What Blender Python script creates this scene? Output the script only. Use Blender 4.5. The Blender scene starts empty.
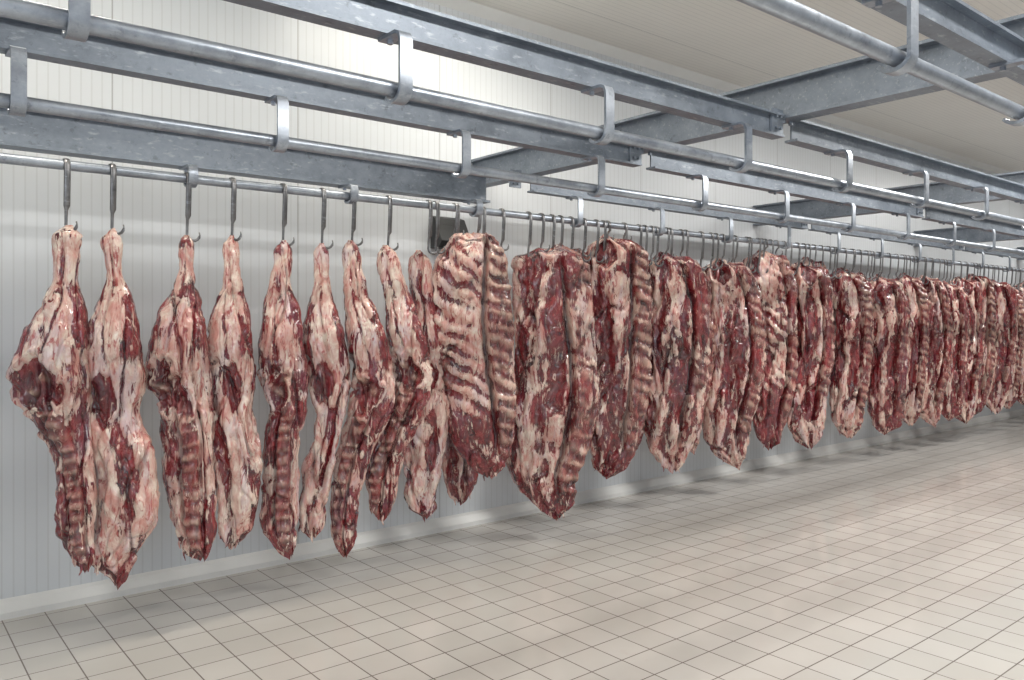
import bpy, math, random
from mathutils import Vector, noise, Matrix
random.seed(7)
S=bpy.context.scene
S.view_settings.view_transform='Standard'
F=800.0; H=1.6; VX,VY=512.0,322.0
HEAD=math.radians(50.7); CH,SH=math.cos(HEAD),math.sin(HEAD)
W=5.1; CEIL=4.1; YD,YC,YA,YE=4.4,3.25,2.28,1.09; RZ=H+.765
X0,X1,Y0=-3.0,20.0,-3.5

# ---------------------------------------------------------------- helpers
def link(o): S.collection.objects.link(o); return o
class MB:
    def __init__(s): s.v=[]; s.f=[]
    def add(s,vs,fs):
        b=len(s.v); s.v+= [tuple(v) for v in vs]; s.f+=[tuple(i+b for i in f) for f in fs]
    def box(s,a,b):
        x0,y0,z0=a;x1,y1,z1=b
        s.add([(x0,y0,z0),(x1,y0,z0),(x1,y1,z0),(x0,y1,z0),(x0,y0,z1),(x1,y0,z1),(x1,y1,z1),(x0,y1,z1)],
              [(0,3,2,1),(4,5,6,7),(0,1,5,4),(1,2,6,5),(2,3,7,6),(3,0,4,7)])
    def extr(s,prof,axis,a,b):
        n=len(prof)
        def P(p,t): return (t,p[0],p[1]) if axis=='x' else (p[0],t,p[1])
        vs=[P(p,a) for p in prof]+[P(p,b) for p in prof]
        fs=[(i,(i+1)%n,(i+1)%n+n,i+n) for i in range(n)]+[tuple(range(n))[::-1],tuple(range(n,2*n))]
        s.add(vs,fs)
    def tube(s,path,ra,rb=None,seg=10,up=Vector((0,1,0))):
        rb=rb or ra; vs=[];fs=[]; n=len(path); path=[Vector(p) for p in path]
        for i,p in enumerate(path):
            t=(path[min(i+1,n-1)]-path[max(i-1,0)]).normalized()
            u=up-t*up.dot(t)
            if u.length<1e-3: u=Vector((1,0,0))-t*t.x
            u.normalize(); w=t.cross(u)
            a=ra[i] if isinstance(ra,list) else ra; b=rb[i] if isinstance(rb,list) else rb
            for k in range(seg):
                th=2*math.pi*k/seg
                vs.append(p+w*(a*math.cos(th))+u*(b*math.sin(th)))
        for i in range(n-1):
            for k in range(seg):
                fs.append((i*seg+k,i*seg+(k+1)%seg,(i+1)*seg+(k+1)%seg,(i+1)*seg+k))
        fs.append(tuple(range(seg))[::-1]); fs.append(tuple((n-1)*seg+k for k in range(seg)))
        s.add(vs,fs)
    def obj(s,name,mat,smooth=False,bevel=0):
        me=bpy.data.meshes.new(name); me.from_pydata(s.v,[],s.f); me.validate()
        if mat: me.materials.append(mat)
        if smooth:
            for p in me.polygons: p.use_smooth=True
        o=link(bpy.data.objects.new(name,me))
        import bmesh
        bm=bmesh.new(); bm.from_mesh(me); bmesh.ops.recalc_face_normals(bm,faces=bm.faces); bm.to_mesh(me); bm.free()
        if bevel:
            m=o.modifiers.new('b','BEVEL'); m.width=bevel; m.segments=2; m.limit_method='ANGLE'
        if smooth=='auto' :
            try: me.set_sharp_from_angle(angle=math.radians(40))
            except Exception: pass
        return o

def mat(name):
    m=bpy.data.materials.new(name); m.use_nodes=True
    nt=m.node_tree; b=nt.nodes['Principled BSDF']; return m,nt,b
def N(nt,t,**k):
    n=nt.nodes.new(t)
    for a,v in k.items():
        if a in n.inputs: n.inputs[a].default_value=v
        else: setattr(n,a,v)
    return n
def ramp(nt,src,stops):
    r=nt.nodes.new('ShaderNodeValToRGB'); e=r.color_ramp.elements
    while len(e)<len(stops): e.new(.5)
    for el,(p,c) in zip(e,stops):
        el.position=p; el.color=(c,c,c,1) if isinstance(c,(int,float)) else (*c,1)
    nt.links.new(src,r.inputs[0]); return r.outputs[0]
def mix(nt,f,a,b,mode='MIX'):
    n=nt.nodes.new('ShaderNodeMix'); n.data_type='RGBA'; n.blend_type=mode
    for sock,v in ((n.inputs[0],f),(n.inputs[6],a),(n.inputs[7],b)):
        if isinstance(v,bpy.types.NodeSocket): nt.links.new(v,sock)
        elif isinstance(v,(int,float)): sock.default_value=v
        else: sock.default_value=(*v,1)
    return n.outputs[2]
def math_(nt,op,a,b=0.0,c=0.0,clamp=False):
    n=nt.nodes.new('ShaderNodeMath'); n.operation=op; n.use_clamp=clamp
    for i,v in enumerate((a,b,c)):
        if isinstance(v,bpy.types.NodeSocket): nt.links.new(v,n.inputs[i])
        else: n.inputs[i].default_value=v
    return n.outputs[0]
def noise_(nt,vec,scale,detail=4,rough=.55,dist=0.0,stretch=None):
    if stretch:
        mp=nt.nodes.new('ShaderNodeMapping'); mp.inputs['Scale'].default_value=stretch
        nt.links.new(vec,mp.inputs[0]); vec=mp.outputs[0]
    n=nt.nodes.new('ShaderNodeTexNoise'); n.inputs['Scale'].default_value=scale
    n.inputs['Detail'].default_value=detail; n.inputs['Roughness'].default_value=rough; n.inputs['Distortion'].default_value=dist
    nt.links.new(vec,n.inputs['Vector']); return n.outputs[0]
def bump(nt,b,h,strength,dist=.01):
    n=nt.nodes.new('ShaderNodeBump'); n.inputs['Strength'].default_value=strength; n.inputs['Distance'].default_value=dist
    nt.links.new(h,n.inputs['Height']); nt.links.new(n.outputs[0],b.inputs['Normal'])

# ---------------------------------------------------------------- materials
def metal(name,c1,c2,rough=.42,met=.75,c3=(.55,.59,.63)):
    m,nt,b=mat(name); tc=N(nt,'ShaderNodeTexCoord'); v=tc.outputs['Object']
    n1=noise_(nt,v,7,6,.7); n2=noise_(nt,v,60,3,.6,stretch=(.3,1,1)); n3=noise_(nt,v,25,4,.7)
    f=ramp(nt,n1,[(.32,0.0),(.66,1.0)])
    col=mix(nt,f,c1,c2); col=mix(nt,ramp(nt,n2,[(.58,0.0),(.75,.5)]),col,c3)
    col=mix(nt,ramp(nt,n3,[(.58,0.0),(.7,.5)]),col,tuple(x*.5 for x in c1))
    nt.links.new(col,b.inputs['Base Color']); b.inputs['Metallic'].default_value=met
    nt.links.new(ramp(nt,n1,[(.2,rough-.1),(.8,rough+.15)]),b.inputs['Roughness'])
    bump(nt,b,n2,.2,.002); return m
M_galv=metal('galvanised_steel',(.24,.27,.32),(.43,.47,.53),.36,.72)
M_beam=metal('galvanised_beam',(.165,.19,.225),(.27,.305,.355),.45,.6)
M_hook=metal('hook_steel',(.12,.12,.125),(.27,.27,.28),.33,.85)

def ribbed(name,col,axis,joint):
    m,nt,b=mat(name); tc=N(nt,'ShaderNodeTexCoord'); sx=N(nt,'ShaderNodeSeparateXYZ'); nt.links.new(tc.outputs['Object'],sx.inputs[0])
    c=sx.outputs[axis]
    fr=math_(nt,'FRACT',math_(nt,'MULTIPLY',c,1/.055))
    g=math_(nt,'ABSOLUTE',math_(nt,'SUBTRACT',fr,.5))
    g=math_(nt,'GREATER_THAN',g,.42)
    fj=math_(nt,'FRACT',math_(nt,'MULTIPLY',c,1/joint)); j=math_(nt,'LESS_THAN',fj,.008/joint)
    n=noise_(nt,tc.outputs['Object'],1.3,3)
    cc=mix(nt,ramp(nt,n,[(.3,0.0),(.7,1.0)]),col,tuple(x*.95 for x in col))
    cc=mix(nt,math_(nt,'MULTIPLY',g,.20),cc,(.35,.36,.36)); cc=mix(nt,math_(nt,'MULTIPLY',j,.5),cc,(.2,.2,.2))
    nt.links.new(cc,b.inputs['Base Color']); b.inputs['Roughness'].default_value=.34
    h=math_(nt,'ADD',math_(nt,'MULTIPLY',g,-.3),math_(nt,'MULTIPLY',j,-1.0))
    bump(nt,b,h,.3,.004); return m
M_wall=ribbed('ribbed_wall_panel',(.67,.705,.74),0,1.15)
M_wallY=ribbed('ribbed_wall_panel_y',(.74,.755,.76),1,1.15)
M_ceil=ribbed('ribbed_ceiling_panel',(.80,.775,.72),1,1.15)

def floor_mat():
    m,nt,b=mat('ceramic_floor_tiles'); tc=N(nt,'ShaderNodeTexCoord'); v=tc.outputs['Object']
    br=N(nt,'ShaderNodeTexBrick',offset=0.0,squash=1.0); nt.links.new(v,br.inputs['Vector'])
    for k,x in (('Scale',1.0),('Mortar Size',.0032),('Mortar Smooth',.1),('Bias',0.0),('Brick Width',.2),('Row Height',.2)): br.inputs[k].default_value=x
    br.inputs['Color1'].default_value=(.55,.53,.50,1); br.inputs['Color2'].default_value=(.61,.59,.56,1); br.inputs['Mortar'].default_value=(.16,.135,.12,1)
    n=noise_(nt,v,1.1,5,.6); n2=noise_(nt,v,2.5,6,.7)
    col=mix(nt,ramp(nt,n,[(.35,0.0),(.7,.25)]),br.outputs['Color'],(.42,.385,.35),)
    col=mix(nt,ramp(nt,n2,[(.64,0.0),(.74,.18)]),col,(.45,.28,.25))
    nt.links.new(col,b.inputs['Base Color'])
    nt.links.new(ramp(nt,noise_(nt,v,3,5,.6),[(.3,.08),(.7,.19)]),b.inputs['Roughness'])
    b.inputs['Specular IOR Level'].default_value=.7
    bump(nt,b,math_(nt,'SUBTRACT',1.0,br.outputs['Fac']),.25,.003); return m
M_floor=floor_mat()
def plain(name,c,r=.5,em=0):
    m,nt,b=mat(name); tc=N(nt,'ShaderNodeTexCoord'); n=noise_(nt,tc.outputs['Object'],5,3)
    nt.links.new(mix(nt,n,c,tuple(x*.88 for x in c)),b.inputs['Base Color']); b.inputs['Roughness'].default_value=r
    if em: b.inputs['Emission Color'].default_value=(1,.96,.88,1); b.inputs['Emission Strength'].default_value=em
    return m
M_white=plain('white_plastic',(.78,.79,.78),.4); M_dark=plain('dark_plastic',(.03,.032,.035),.5)
M_tube=plain('fluorescent_tube',(.9,.9,.9),.4,14)

def meat():
    m,nt,b=mat('beef_carcass'); L=nt.links.new
    tc=N(nt,'ShaderNodeTexCoord'); oi=N(nt,'ShaderNodeObjectInfo')
    va=N(nt,'ShaderNodeVectorMath',operation='ADD'); cx=N(nt,'ShaderNodeCombineXYZ')
    r=math_(nt,'MULTIPLY',oi.outputs['Random'],37.0); L(r,cx.inputs[0]); L(r,cx.inputs[2])
    L(tc.outputs['Object'],va.inputs[0]); L(cx.outputs[0],va.inputs[1]); v=va.outputs[0]
    at=N(nt,'ShaderNodeAttribute',attribute_name='Meat'); sp=N(nt,'ShaderNodeSeparateColor'); L(at.outputs['Color'],sp.inputs[0])
    lean,dark,bone=sp.outputs[0],sp.outputs[1],sp.outputs[2]
    nA=noise_(nt,v,8,7,.64,.8,(1,1,.38)); nF=noise_(nt,v,30,6,.66,1.6,(1,1,.20)); nG=noise_(nt,v,95,4,.65,.5,(1,1,.25)); nB=noise_(nt,v,11,6,.70,1.5,(1,1,.6))
    # fat, thin enough in places for the muscle to show through
    fat=mix(nt,ramp(nt,nB,[(.38,0.0),(.60,1.0)]),(.86,.73,.62),(.62,.30,.25))
    fat=mix(nt,ramp(nt,nA,[(.50,0.0),(.62,.65)]),fat,(.66,.53,.56))
    fat=mix(nt,ramp(nt,nF,[(.52,0.0),(.62,.85)]),fat,(.36,.035,.035))
    fat=mix(nt,ramp(nt,nG,[(.59,0.0),(.71,.45)]),fat,(.45,.11,.09))
    ln=mix(nt,ramp(nt,nB,[(.36,0.0),(.62,1.0)]),(.055,.004,.010),(.28,.013,.018))
    ln=mix(nt,ramp(nt,nA,[(.52,0.0),(.66,.6)]),ln,(.13,.018,.050))
    ln=mix(nt,ramp(nt,nG,[(.60,0.0),(.72,.45)]),ln,(.60,.25,.19))
    ln=mix(nt,ramp(nt,nF,[(.36,.9),(.42,0.0)]),ln,(.80,.58,.48))
    lf=math_(nt,'ADD',lean,math_(nt,'MULTIPLY',math_(nt,'SUBTRACT',nA,.5),1.0))
    lf=math_(nt,'ADD',lf,math_(nt,'MULTIPLY',math_(nt,'SUBTRACT',nF,.5),1.3))
    lf=math_(nt,'ADD',lf,math_(nt,'MULTIPLY',math_(nt,'SUBTRACT',nG,.5),.45))
    lf=ramp(nt,lf,[(.44,0.0),(.53,1.0)])
    col=mix(nt,lf,fat,ln)
    bc=mix(nt,ramp(nt,nF,[(.36,0.0),(.52,1.0)]),(.36,.08,.06),(.78,.58,.45))
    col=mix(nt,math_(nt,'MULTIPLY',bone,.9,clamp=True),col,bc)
    col=mix(nt,math_(nt,'MULTIPLY',dark,.9,clamp=True),col,(.030,.003,.005))  # dark meat in cuts, plus crease shade painted into seams and grooves
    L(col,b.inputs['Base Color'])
    L(ramp(nt,nB,[(.3,.16),(.7,.34)]),b.inputs['Roughness'])
    b.inputs['Specular IOR Level'].default_value=.65
    b.inputs['Coat Weight'].default_value=.8; b.inputs['Coat Roughness'].default_value=.10
    h=math_(nt,'ADD',math_(nt,'MULTIPLY',nF,.7),math_(nt,'ADD',math_(nt,'MULTIPLY',nG,.3),math_(nt,'MULTIPLY',lf,-.35)))
    h=math_(nt,'ADD',h,math_(nt,'MULTIPLY',nB,.5))
    bump(nt,b,h,.9,.011); return m
M_meat=meat()

# ---------------------------------------------------------------- room
def roombox(name,a,b,m): mb=MB(); mb.box(a,b); return mb.obj(name,m)
roombox('floor',(X0,Y0,-.1),(X1,W,0),M_floor)
roombox('ceiling',(X0,Y0,CEIL),(X1,W,CEIL+.1),M_ceil)
roombox('wall_rear',(X0,W,-.1),(X1,W+.1,CEIL+.1),M_wall)
roombox('wall_front',(X0,Y0-.1,-.1),(X1,Y0,CEIL+.1),M_wall)
roombox('wall_left',(X0-.1,Y0,-.1),(X0,W,CEIL+.1),M_wallY)
roombox('wall_right',(X1,Y0,-.1),(X1+.1,W,CEIL+.1),M_wallY)
mb=MB(); mb.extr([(W,0),(W-.05,0),(W-.05,.035),(W-.02,.085),(W,.1)],'x',X0,X1); mb.obj('baseboard_rear',M_white)
mb=MB(); mb.extr([(W,CEIL),(W-.07,CEIL),(W-.02,CEIL-.05),(W,CEIL-.07)],'x',X0,X1); mb.obj('trim_ceiling',M_white)
mb=MB()
for i in range(36):
    x=-.9+i*.55
    path=[(x,W-.0005,3.7),(x,W-.006,3.7),(x,W-.014,3.7),(x,W-.018,3.7)]
    mb.tube(path,[.022,.022,.014,.003],[.022,.022,.014,.003],12,Vector((0,0,1)))
mb.obj('panel_fixing_bolts',M_white,True)

# ---------------------------------------------------------------- rails
BX=[.43+.95*k for k in range(-3,19)]
CBX=[-.08,3.77,7.62,11.47,15.32]
def I(y,z0,z1,w,t=.012,tf=.016):
    h=w/2
    return [(y-h,z0),(y+h,z0),(y+h,z0+tf),(y+t/2,z0+tf),(y+t/2,z1-tf),(y+h,z1-tf),(y+h,z1),(y-h,z1),(y-h,z1-tf),(y-t/2,z1-tf),(y-t/2,z0+tf),(y-h,z0+tf)]
def rail(yr,deep=False):
    mb=MB(); bm_=MB()
    mb.tube([(X0+.01,yr,RZ),(X1-.01,yr,RZ)],.025,.025,20)
    zb,zt=H+.955,H+1.075
    segs=[(X0+.01,CBX[0]-.06)]+[(CBX[i]+.06,CBX[i+1]-.06) for i in range(4)]+[(CBX[4]+.06,X1-.01)]
    for a,b in segs:
        if deep and a<3.7: bm_.extr(I(yr+.11,H+.84,H+1.04,.11),'x',a,min(b,3.45))
        else: bm_.extr(I(yr+.065,zb,zt,.075,.01,.012),'x',a,b)
    for x in BX:
        if not X0+.1<x<X1-.1: continue
        z1=zb-.006 if not (deep and x<3.7) else H+.834
        off=.03 if not (deep and x<3.7) else .06
        yF=yr-.048
        path=[(x,yr+off+.06,z1),(x,yr+off-.008,z1),(x,yF+.03,z1),(x,yF+.01,z1-.008),(x,yF,z1-.03)]
        path+=[(x,yF,RZ+.02)]
        for k in range(0,9):
            a=math.pi+ k/8*math.radians(150)
            path.append((x,yr+.0+.048*math.cos(a),RZ+.0+.04*math.sin(a)))
        n=len(path)
        hw=.024; t=.006
        vs=[];fs=[]
        P=[Vector(p) for p in path]
        for i,p in enumerate(P):
            d=(P[min(i+1,n-1)]-P[max(i-1,0)]).normalized(); nn=Vector((0,-d.z,d.y))
            for sx,sn in ((-1,-1),(1,-1),(1,1),(-1,1)): vs.append(p+Vector((hw*sx,0,0))+nn*t*sn)
        for i in range(n-1):
            for k in range(4): fs.append((i*4+k,i*4+(k+1)%4,(i+1)*4+(k+1)%4,(i+1)*4+k))
        fs+= [(3,2,1,0),tuple((n-1)*4+k for k in range(4))]
        mb.add(vs,fs)
        mb.tube([(x,yr+off+.02,z1-.004),(x,yr+off+.02,z1-.02)],.011,.011,6,Vector((1,0,0)))
    for cx in CBX:
        bm_.box((cx-.15,yr+.045,H+.97),(cx-.045,yr+.058,H+1.10))
        for dx in (-.12,-.08):
            for dz in (1.0,1.06):
                bm_.tube([(cx+dx,yr+.047,H+dz),(cx+dx,yr+.03,H+dz)],.010,.010,6,Vector((0,0,1)))
    return mb,bm_
for y,dp in ((YD,True),(YC,False),(YA,False),(YE,False)):
    a,b_=rail(y,dp)
    o=a.obj('overhead_meat_rail',M_galv,'auto',0)
    p=b_.obj('support_beam',M_beam,'auto',0); p.parent=o
for cx in CBX:
    mb=MB(); mb.extr(I(cx,H+1.055,H+1.27,.11),'y',Y0+.01,W-.01)
    for y in (YD,YC,YA,YE):
        for dx in (-.035,.035):
            mb.tube([(cx+dx,y+.05,H+1.055),(cx+dx,y+.05,H+1.035)],.012,.012,6,Vector((0,1,0)))
    mb.obj('overhead_cross_beam',M_beam,'auto')
mb=MB(); bx=3.5; bz=2.28
mb.extr([(W,bz-.12),(W-.12,bz-.12),(W-.16,bz-.07),(W-.06,bz+.11),(W,bz+.13)],'x',bx-.13,bx+.15)
for k in range(4): mb.box((bx-.11,W-.15+.02*k,bz-.06+k*.038),(bx+.13,W-.135+.02*k,bz-.052+k*.038))
mb.obj('wall_vent_hood',M_dark,False,.006)

# ---------------------------------------------------------------- fluorescent fixtures + lamps
def fixture(x,y,L=1.5):
    mb=MB(); mb.extr([(y-.09,CEIL),(y-.08,CEIL-.05),(y-.03,CEIL-.075),(y+.03,CEIL-.075),(y+.08,CEIL-.05),(y+.09,CEIL)],'x',x-L/2,x+L/2)
    o=mb.obj('ceiling_fluorescent_light',M_white)
    m2=MB()
    for s in (-1,1): m2.tube([(x-L/2+.05,y+s*.055,CEIL-.085),(x+L/2-.05,y+s*.055,CEIL-.085)],.014,.014,10)
    t=m2.obj('tubes',M_tube,True); t.parent=o
def area(name,loc,size,sy,power,col,rot=(0,0,0)):
    l=bpy.data.lights.new(name,'AREA'); l.shape='RECTANGLE'; l.size=size; l.size_y=sy; l.energy=power; l.color=col
    o=link(bpy.data.objects.new(name,l)); o.location=loc; o.rotation_euler=rot; return o
COOL=(1,.975,.93); WARM=(1,.93,.80)
for (x,y,pw,cl) in ((-1.2,.4,48,COOL),(2.6,.2,112,COOL),(6.9,1.5,165,COOL),(10.8,2.2,130,COOL),(15,2.8,105,COOL),(.3,3.8,30,WARM),(3.4,4.1,32,WARM)):
    fixture(x,y)
    area('tube_light',(x,y,CEIL-.14),1.5,.25,pw,cl)
area('cool_fill',(-2.0,-3.2,1.9),3.0,2.6,105,(.82,.90,1.0),(math.radians(90),0,math.radians(-12)))  # added cool fill from behind left of the camera; no doorway stands there
w=bpy.data.worlds.new('w'); S.world=w; w.use_nodes=True; w.node_tree.nodes['Background'].inputs[0].default_value=(.6,.65,.7,1); w.node_tree.nodes['Background'].inputs[1].default_value=.3

# ---------------------------------------------------------------- carcasses
def railX(u,y): t=(u-VX)/F; return y*(CH+SH*t)/(SH-CH*t)
def fb(x,y,z,sd,o=3): return noise.fractal(Vector((x+sd*3.7,y-sd*1.3,z+sd*2.1)),.8,2.0,o)
def sm(a,b,x): t=max(0,min(1,(x-a)/(b-a))); return t*t*(3-2*t)
def interp(tab,v):
    if v<=tab[0][0]: return tab[0][1],tab[0][2]
    for i in range(len(tab)-1):
        a,b=tab[i],tab[i+1]
        if v<=b[0]:
            t=(v-a[0])/(b[0]-a[0])
            p=tab[max(i-1,0)]; q=tab[min(i+2,len(tab)-1)]
            out=[]
            for k in (1,2):
                m0=(b[k]-p[k])/max(b[0]-p[0],1e-6)*(b[0]-a[0]); m1=(q[k]-a[k])/max(q[0]-a[0],1e-6)*(b[0]-a[0])
                out.append((2*t**3-3*t*t+1)*a[k]+(t**3-2*t*t+t)*m0+(-2*t**3+3*t*t)*b[k]+(t**3-t*t)*m1)
            return out
    return tab[-1][1],tab[-1][2]
ROT=HEAD-math.pi/2
def G(x,s): return math.exp(-(x/s)**2)
def carcass(kind,sil,uh,yoff,seed,spine=1,NR=220,MS=156,base=.38,ribby=.5):
    Y=YD+yoff; X=railX(uh,Y); d=CH*X+SH*Y; k=d/F
    vtop,vbot=sil[0][0],sil[-1][0]
    vs=[];cols=[];fs=[]
    isH=kind[0]=='h'
    rnd=random.Random(seed); pelp=rnd.uniform(-.35,.1)*spine
    R=[rnd.random() for _ in range(16)]
    vfreq=rnd.uniform(.85,1.15)
    for i in range(NR):
        s=i/(NR-1)
        v=vtop+(vbot-vtop)*s
        l,r=interp(sil,v); l=(l-uh)*k; r=(r-uh)*k
        z=H+(VY-v)*k-RZ
        l+=.008*fb(z*11,1,seed,seed); r+=.008*fb(z*11,5,seed,seed)
        c=(l+r)/2; hw=max((r-l)/2*(.90 if isH else .93),.004)
        endt=min(1,math.sqrt(max(0,s/.03)) if s<.03 else 1); endb=min(1,math.sqrt(max(0,(1-s)/.03)))
        if isH: D=min(.155,hw*.85)*(1.0-.30*sm(.45,.75,s)); e=.88
        else: D=min(.15,hw*.62)*(1-.25*sm(.55,1,s)); e=.72
        D*=max(.15,endt*endb)
        hw2=hw*max(.35,endt*endb) if not isH else hw*max(.3,endb*max(endt,.4))
        # the round and the shank of a hindquarter are taut and smooth
        calm=(1-.55*(1-sm(.40,.50,s))) if isH else .85
        for j in range(MS):
            th=2*math.pi*j/MS; ct,st=math.cos(th),math.sin(th)
            px=math.copysign(abs(ct)**e,ct); py=math.copysign(abs(st)**e,st)
            x=c+hw2*px; y=-D*py
            front=sm(0,.35,st); p=px*spine
            lean=base;dark=0;bone=0;disp=0
            n1=fb(x*5,y*5,z*2.2,seed); n2=fb(x*13,y*13,z*4.5,seed+9); n3=fb(x*30,y*30,z*12,seed+5,2)
            w1=.25*n1
            seam=abs(noise.noise(Vector((x*5.5+seed+w1,y*5.5,z*1.6-seed)))); sv=G(seam,.04)
            seam2=abs(noise.noise(Vector((x*12-seed,y*12+w1,z*2.6+seed)))); sv2=G(seam2,.045)
            ridge=1-min(1,abs(noise.noise(Vector((x*9+w1,y*9,z*3.0+seed*2))))*3)
            amp=min(1,hw/.10)
            disp+=amp*(.022*n1*(.6+.4*calm)+.011*n2*calm+.005*n3*calm-.024*sv-.012*sv2*calm+.010*ridge*calm)
            lean+=.30*n1+.18*n2+.10*n3+.28*sv*(1-.7*(1-sm(.0,.16,s)) if isH else 1)-.16*ridge+.14*sv2*calm
            dark+=.6*sv*sm(-.1,.3,n2)+.25*sv2*sm(0,.3,n2)*calm  # muscle seams darkened in colour, standing in for occlusion shade
            if isH:
                if s<.20:
                    lean=lean*.6+.05+.1*sm(.08,.2,s)
                    lean+=.4*G(s-.03,.02)*sm(-.2,.2,n2)
                    disp-=.012*G(p-.1,.22)*front*sm(.02,.06,s)*(1-sm(.14,.2,s))
                    lean+=.30*G(p-.1,.22)*front*sm(.05,.1,s)
                lean+=.55*sm(.45,.9,-p+.3*n2)*sm(.13,.2,s)*(1-sm(.34,.44,s))
                lean+=.50*sm(.55,.95,p+.3*n2)*sm(.14,.2,s)*(1-sm(.3,.42,s))
                q=p+.25*math.sin(s*9+R[0]*6)-.1; gv=G(q,.06)*front*sm(.16,.22,s)*(1-sm(.36,.42,s))
                disp-=.018*gv; lean+=.45*gv; dark+=.2*gv
                if kind=='hin':
                    lean-=.20*front*sm(.2,.26,s)*(1-sm(.36,.42,s))*G(p-.1,.5)
                    ds=(s-.465-.03*(R[1]-.5))/(.055+.02*R[2])
                    rr=math.hypot(ds,(p-pelp)/.8)+.75*n2+.40*n1
                    cav=(1-sm(.65,1.0,rr))*front
                    ring=G(rr-1.15,.16)*front
                    deep=(1-sm(.25,.6,rr))*front
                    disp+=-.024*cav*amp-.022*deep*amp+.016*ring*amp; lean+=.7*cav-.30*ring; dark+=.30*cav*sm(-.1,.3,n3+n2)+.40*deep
                    for bq in range(2):
                        bn=G(s-.440-.035*bq+.01*n2,.010)*G(p-pelp-.3+.5*bq,.17)*front
                        bone+=.9*bn; dark*=1-min(1,bn); lean*=1-.6*min(1,bn); disp+=.018*bn
                    if s>.50:
                        q=sm(.5,.56,s); pc=.30+.10*math.sin(s*5+R[3]*3)
                        colm=(1-sm(.24,.42,abs(p-pc)))*front*q
                        irr=noise.noise(Vector((s*40,seed,0)))
                        vert=.5+.5*math.sin(s*math.pi*2*27*vfreq+1.8*irr+p*.8)
                        va=max(.08,.5+1.0*noise.noise(Vector((s*14,p*3,seed))))
                        disp+=colm*(.024+.010*(vert-.5)*2*va)
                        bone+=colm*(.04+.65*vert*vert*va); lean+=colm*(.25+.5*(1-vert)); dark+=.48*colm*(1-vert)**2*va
                        gr=G(p-pc+.46,.07)*front*q; disp-=.024*gr; dark+=.7*gr
                        gr=G(p-pc-.46,.06)*front*q; disp-=.010*gr; dark+=.35*gr
                        fl=sm(.0,.3,-p+pc-.4)*front*q; rb=math.sin((s+.05*p)*math.pi*2*15*vfreq+2*n1)
                        disp+=.006*fl*rb*va; lean+=fl*(.10-.22*rb*va)
                        lean+=.14*q*front
                else:
                    lean-=.10*front
                    rr=math.hypot((s-.47)/.07,(p+.15-.5*(R[4]-.5))/.6)+.6*n2+.3*n1
                    blob=(1-sm(.6,1,rr))*front; lean+=.8*blob; dark+=.4*(1-sm(.2,.7,rr))*front; disp-=.022*blob*amp
                    rr=math.hypot((s-.68)/.13,(p-.3)/.45)+.6*n2+.4*n1; blob=(1-sm(.6,1,rr))*front; lean+=.6*blob; disp-=.008*blob
                    lean-=.14*sm(.55,.7,s)*G(p+.3,.4)
                    fd=math.sin(p*7+s*12+3*n1); disp+=.011*fd*sm(.5,.6,s)*amp; lean-=.20*fd*sm(.5,.6,s); dark+=.3*sm(.8,1,-fd)*sm(.5,.6,s)
                lean+=.35*sm(.93,1,s)
            else:
                g=(.36 if kind=='fore' else .46)+.16*(R[5]-.5)+.05*math.sin(s*6+R[6]*6)
                gr=G(p-g,.055)*front*sm(.04,.10,s)*(1-sm(.82,.93,s)); disp-=.070*gr; dark+=.95*gr
                va=max(0,min(1,ribby+.9*noise.noise(Vector((s*7,p*2.5,seed*1.7)))))
                irr=noise.noise(Vector((s*30,seed,p)))
                st_=sm(g+.03,g+.15,p)*front; ph=(s*20*vfreq-p*1.1+.35*irr); vert=.5+.5*math.sin(ph*2*math.pi)
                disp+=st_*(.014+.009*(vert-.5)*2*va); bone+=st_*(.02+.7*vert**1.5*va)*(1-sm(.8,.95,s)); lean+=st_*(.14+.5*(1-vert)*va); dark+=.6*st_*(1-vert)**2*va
                lean+=st_*(1-va)*(.35*G(p-g-.25,.12)-.15)
                mp=1-sm(g-.12,g,p)
                if kind=='frib':
                    rb=math.sin((s*17*vfreq-p*1.4+.5*n1)*2*math.pi); k2=mp*front*sm(.05,.15,s)*(1-sm(.62,.82,s))
                    vb=max(.15,min(1,.65+1.0*noise.noise(Vector((x*4,z*3,seed)))))
                    disp+=.009*rb*k2*(.4+vb*.8); lean+=k2*(-.02-.40*rb*vb); bone+=.35*k2*max(0,rb)*vb; dark+=.3*k2*max(0,-rb)**2*vb
                    lean+=.9*sm(.35,.8,-p+.3*n1)*sm(.22,.35,s)*(1-sm(.6,.7,s))*front
                    lean+=.40*sm(.66,.78,s)
                else:
                    if R[8]<.45:
                        cs,cp=.06+.04*R[9],-.4+.5*R[10]
                        rr=math.hypot((s-cs)/.065,(p-cp)/.42)+.3*n2+.2*n1; cut=(1-sm(.75,.95,rr))*front; ring=G(rr-1.1,.13)*front
                        lean+=.9*cut-.4*ring; disp+=-.03*cut+.016*ring; dark+=.3*cut
                    else:
                        lean+=.30*(1-sm(.05,.2,s))
                        ar=G(s-.035-.03*p*p,.012)*front; lean-=.5*ar; disp+=.012*ar
                    bs=.42+.3*R[11]
                    rr=math.hypot((s-bs)/.22,(p+.15+.6*(R[12]-.5))/.36)+.8*n1+.7*n2; b1=(1-sm(.65,.95,rr))*front
                    lean+=.6*b1; disp-=.018*b1; dark+=.12*b1
                    fd=math.sin(p*8+s*6+4*n1+R[13]*6); disp+=.015*fd*mp*front; lean-=.26*fd*mp*front; dark+=.4*sm(.75,1,-fd)*mp*front
                    lean+=.40*sm(.5,.95,-p)*sm(.2,.4,s)*(1-sm(.62,.8,s))
                    lean+=(.30 if R[2]>.4 else -.15)*sm(.78,.85,s)*front
                    disp+=.034*G(s-.33,.16)*G(p+.25,.4)*front
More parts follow.
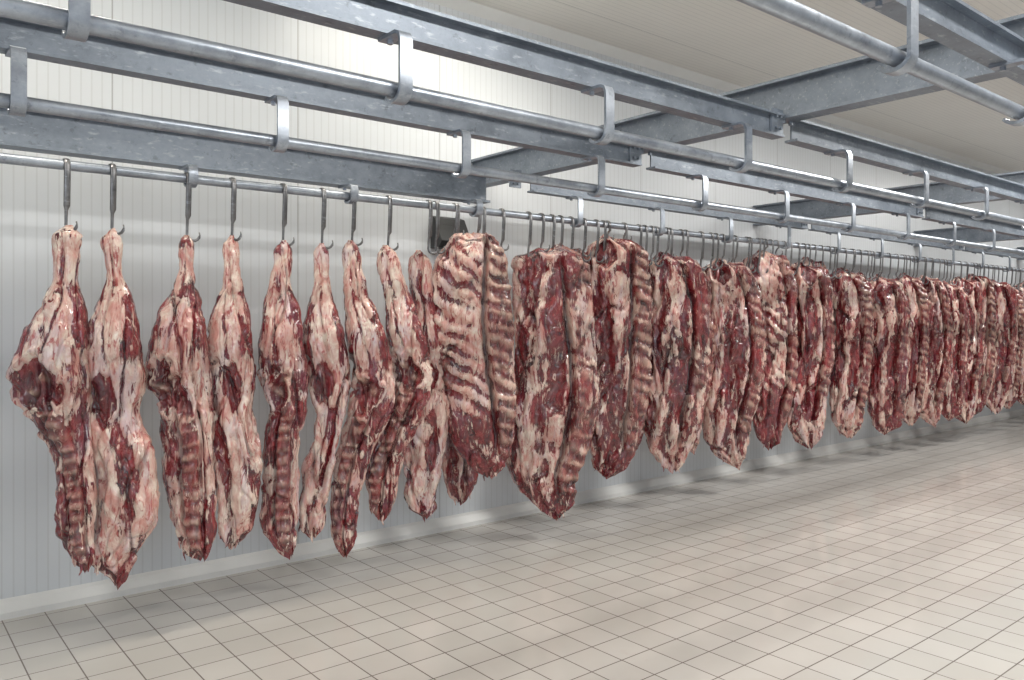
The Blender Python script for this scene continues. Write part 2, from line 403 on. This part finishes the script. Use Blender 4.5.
            if st<-.2: disp-=.02*amp*G(px,.5)
            nx=px/ max(hw2,.01); ny=-py/max(D,.01); ln_=math.hypot(nx,ny) or 1
            tap=max(.1,endt*endb)
            zz=z+.012*tap*n2
            if s>.9: zz+=.06*sm(.9,1,s)*noise.noise(Vector((px*2.2,seed,py)))
            if not isH and s<.14:
                tt=1-sm(0,.14,s); zz+=tt*(.035*G(x-.10,.06)+.035*G(x+.09,.06)-.035+.03*noise.noise(Vector((px*2.5,seed,0))))
            vs.append((x+disp*tap*nx/ln_, y+disp*tap*ny/ln_, zz))
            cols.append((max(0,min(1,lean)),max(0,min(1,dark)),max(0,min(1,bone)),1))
    for i in range(NR-1):
        for j in range(MS): fs.append((i*MS+j,(i+1)*MS+j,(i+1)*MS+(j+1)%MS,i*MS+(j+1)%MS))
    for row,flip in ((0,False),(NR-1,True)):
        c=Vector((0,0,0))
        for j in range(MS): c+=Vector(vs[row*MS+j])
        vs.append(tuple(c/MS)); cols.append((.7,.2,.1,1)); ci=len(vs)-1
        for j in range(MS):
            a,b=row*MS+j,row*MS+(j+1)%MS
            fs.append((a,b,ci) if not flip else (b,a,ci))
    # ragged shreds of fat and sinew hanging from the lower edge
    for q in range(7 if isH else 5):
        row=int(NR*rnd.uniform(.93,.985)); j=int(MS*rnd.uniform(.05,.45)); p0=Vector(vs[row*MS+j]); Ls=rnd.uniform(.03,.08); w0=rnd.uniform(.004,.010)
        b0=len(vs); dx=rnd.uniform(-.15,.15)
        for m_ in range(6):
            f=m_/5; rr_=w0*(1-.8*f)
            for a in range(5):
                an=a*math.tau/5; vs.append((p0.x+dx*Ls*f+rr_*math.cos(an)*1.6+.004*math.sin(f*7+q),p0.y+.012*(1-f)+rr_*math.sin(an)*.6,p0.z+.02-Ls*f)); cols.append((.3+.4*(q%2),0,0,1))
        for m_ in range(5):
            for a in range(5): fs.append((b0+m_*5+a,b0+(m_+1)*5+a,b0+(m_+1)*5+(a+1)%5,b0+m_*5+(a+1)%5))
        fs.append(tuple(b0+25+a for a in range(5)))
    nm='hanging_beef_hindquarter' if isH else 'hanging_beef_forequarter'
    me=bpy.data.meshes.new(nm); me.from_pydata(vs,[],fs); me.materials.append(M_meat)
    ca=me.color_attributes.new('Meat','FLOAT_COLOR','POINT')
    flat=[c for q in cols for c in q]; ca.data.foreach_set('color',flat)
    for p in me.polygons: p.use_smooth=True
    o=link(bpy.data.objects.new(nm,me)); o.location=(X,Y,RZ); o.rotation_euler=(0,0,ROT)
    return o,X,Y,d,H+(VY-vtop)*k
HIND=[
('hin',66,0,1,[(225,59,79),(235,54,83),(255,54,80),(275,54,78),(290,48,81),(310,37,86),(335,24,90),(360,15,91),(385,14,92),(405,21,90),(425,32,90),(450,48,93),(480,55,95),(510,58,97),(535,60,96),(555,70,95),(570,80,92)]),
('hout',112,0,1,[(228,107,119),(240,101,124),(260,105,122),(280,106,124),(295,101,131),(320,90,138),(350,85,144),(380,86,146),(410,88,140),(435,90,145),(460,93,152),(490,95,160),(515,93,160),(540,88,150),(560,90,135),(575,108,128),(585,112,122)]),
('hin',187,0,1,[(235,180,193),(250,177,195),(270,179,193),(285,173,197),(310,158,203),(335,150,207),(360,146,210),(385,148,210),(410,160,212),(440,165,215),(470,165,216),(500,166,217),(530,172,216),(550,185,213),(556,195,210)]),
('hout',232,0,-1,[(235,226,238),(250,222,241),(270,224,241),(290,219,246),(320,208,252),(350,206,255),(380,210,256),(400,212,255),(430,210,258),(460,212,260),(490,212,260),(520,214,255),(540,218,245),(548,225,235)]),
('hin',283,0,1,[(240,277,291),(255,273,293),(280,270,292),(300,263,298),(330,258,304),(360,257,308),(385,262,308),(410,270,306),(440,265,302),(470,262,303),(500,260,302),(525,260,302),(545,272,300),(553,285,298)]),
('hout',322,0,1,[(243,315,328),(258,311,330),(280,313,330),(300,308,336),(325,303,344),(355,303,349),(385,308,350),(410,314,346),(440,312,340),(470,303,335),(500,300,330),(525,302,326),(536,308,320)]),
('hin',352,0,-1,[(240,343,358),(255,341,361),(275,343,363),(295,343,371),(320,343,384),(350,345,393),(375,350,397),(400,350,396),(425,342,385),(450,336,373),(480,331,365),(510,329,360),(535,330,357),(555,342,350)]),
('hin',388,0,-1,[(245,377,395),(260,374,401),(280,377,407),(300,381,415),(330,385,426),(360,390,434),(385,392,434),(410,385,425),(440,376,412),(470,367,402),(500,366,396),(518,370,390)]),
('hout',420,.1,1,[(250,412,425),(265,408,432),(285,408,434),(310,410,438),(340,415,444),(370,418,448),(400,410,448),(430,404,448),(460,402,446),(490,404,440),(510,410,436),(517,420,430)]),
]
FORE=[
('frib',470,-.05,1,[(230,458,485),(240,445,500),(255,436,508),(280,428,510),(310,422,513),(340,420,516),(370,425,517),(400,435,518),(425,442,517),(450,455,512),(465,468,505),(475,480,498)]),
('fore',460,.3,1,[(300,440,465),(320,432,475),(400,438,482),(450,438,480),(480,442,476),(495,450,470),(501,455,464)]),
('fore',550,0,1,[(245,535,572),(252,515,582),(275,511,590),(310,512,594),(350,512,598),(390,508,600),(420,503,597),(450,502,590),(475,508,578),(500,530,575),(512,545,568),(517,553,563)]),
('fore',615,0,1,[(235,592,625),(245,585,645),(270,583,650),(310,585,652),(350,583,652),(390,585,650),(420,583,645),(450,588,636),(465,592,625),(475,598,610)]),
('fore',673,0,1,[(252,650,680),(262,640,697),(290,643,708),(330,645,711),(370,642,710),(410,640,704),(440,645,695),(460,655,685),(470,668,680)]),
('fore',728,0,1,[(258,705,735),(268,698,748),(300,702,760),(340,705,765),(380,705,762),(410,702,755),(440,705,748),(458,718,745),(467,735,743)]),
('frib',770,0,1,[(250,748,775),(260,742,788),(300,750,795),(340,755,797),(380,755,795),(410,750,788),(435,755,780),(447,765,775)]),
('fore',808,0,1,[(262,785,812),(272,780,826),(310,790,832),(350,793,832),(390,790,828),(420,785,825),(440,795,820),(447,805,815)]),
('fore',848,0,1,[(268,828,850),(278,824,862),(310,832,872),(350,834,870),(390,830,866),(420,832,862),(437,842,856)]),
('fore',884,0,1,[(275,862,885),(285,860,900),(320,868,908),(360,868,906),(395,866,905),(425,872,900),(433,880,893)]),
]
hooks=[]
for n,(kd,u,yo,sp,sil) in enumerate(HIND):
    o,X,Y,d,zt=carcass(kd,sil,u,yo,n*5+3,sp,base=.40); hooks.append((X,zt-.03))
fo=[]
RIB=[.8,.3,.5,.7,.15,.3,.5,.2,.55,.3]
for n,(kd,u,yo,sp,sil) in enumerate(FORE):
    o,X,Y,d,zt=carcass(kd,sil,u,yo,n*7+61,sp,190,140,base=.39 if n<3 else .47,ribby=RIB[n]); fo.append((o,X,d))
    if n!=1:
        for dx in (-.09,.10): hooks.append((X+dx,zt-.05))
def copy(src,X,Y,sc,rz=0,dz=0):
    o=link(bpy.data.objects.new('hanging_beef_forequarter',src.data)); o.location=(X,Y,RZ+dz); o.rotation_euler=(0,0,ROT+rz); o.scale=sc; return o
order=[8,5,9,7,3,4,8,9,6,7,5,3,4,8,9,5,7]
X=9.72
for i,q in enumerate(order):
    src=fo[q][0]; copy(src,X,YD+random.uniform(-.04,.04),(random.uniform(.8,.95),1,random.uniform(.93,1.02)),random.uniform(-.2,.1),random.uniform(-.04,.03))
    for dx in (-.1,.1): hooks.append((X+dx,RZ-.30))
    X+=.52
xs=[f[1] for f in fo if f is not fo[1]]
for i in range(1,len(xs)-1):
    X=(xs[i]+xs[i+1])/2+.05
    q=[4,7,8,5,9,3,6][i%7]
    copy(fo[q][0],X,YD+.22,(.8,1,.93),-.1,0)
    for dx in (-.06,.08): hooks.append((X+dx,RZ-.30))

# ---------------------------------------------------------------- hooks (one set)
mb=MB()
def hook(x,zb,swing):
    path=[];ra=[];rb=[]
    for k in range(9):
        a=math.radians(-20+ k/8*200); path.append((x,YD+.031*math.cos(a),RZ+.031*math.sin(a))); ra.append(.014); rb.append(.004)
    path.append((x,YD-.031,RZ-.05)); ra.append(.015); rb.append(.004)
    zs=max(zb+.07,RZ-.20); path.append((x,YD-.02,zs)); ra.append(.015); rb.append(.004)
    path.append((x,YD-.006,zs-.02)); ra.append(.008); rb.append(.007)
    c,s=math.cos(swing),math.sin(swing); R=.032
    path.append((x,YD,zb+R)); ra.append(.0075); rb.append(.0075)
    for k in range(1,9):
        a=math.pi+k/8*math.radians(205)
        q=R+R*math.cos(a); path.append((x+q*c,YD+q*s,zb+R+R*math.sin(a))); r=.0075*(1-.5*(k>6)); ra.append(r); rb.append(r)
    mb.tube(path,ra,rb,8,Vector((0,1,.01)))
for (x,z) in hooks: hook(x,z,ROT+random.uniform(-.5,.5))
x=2.95
while x<16.5:
    hook(x,RZ-random.uniform(.24,.32),ROT+random.uniform(-1,1)); x+=random.uniform(.13,.25)
mb.obj('row_of_meat_hooks',M_hook,True)

# ---------------------------------------------------------------- camera
cam=bpy.data.cameras.new('camera'); cam.sensor_width=36; cam.lens=36*F/1024; cam.shift_y=-(340-VY)/1024; cam.clip_start=.05
co=link(bpy.data.objects.new('camera',cam)); co.location=(0,0,H); co.rotation_euler=(math.pi/2,0,ROT); S.camera=co
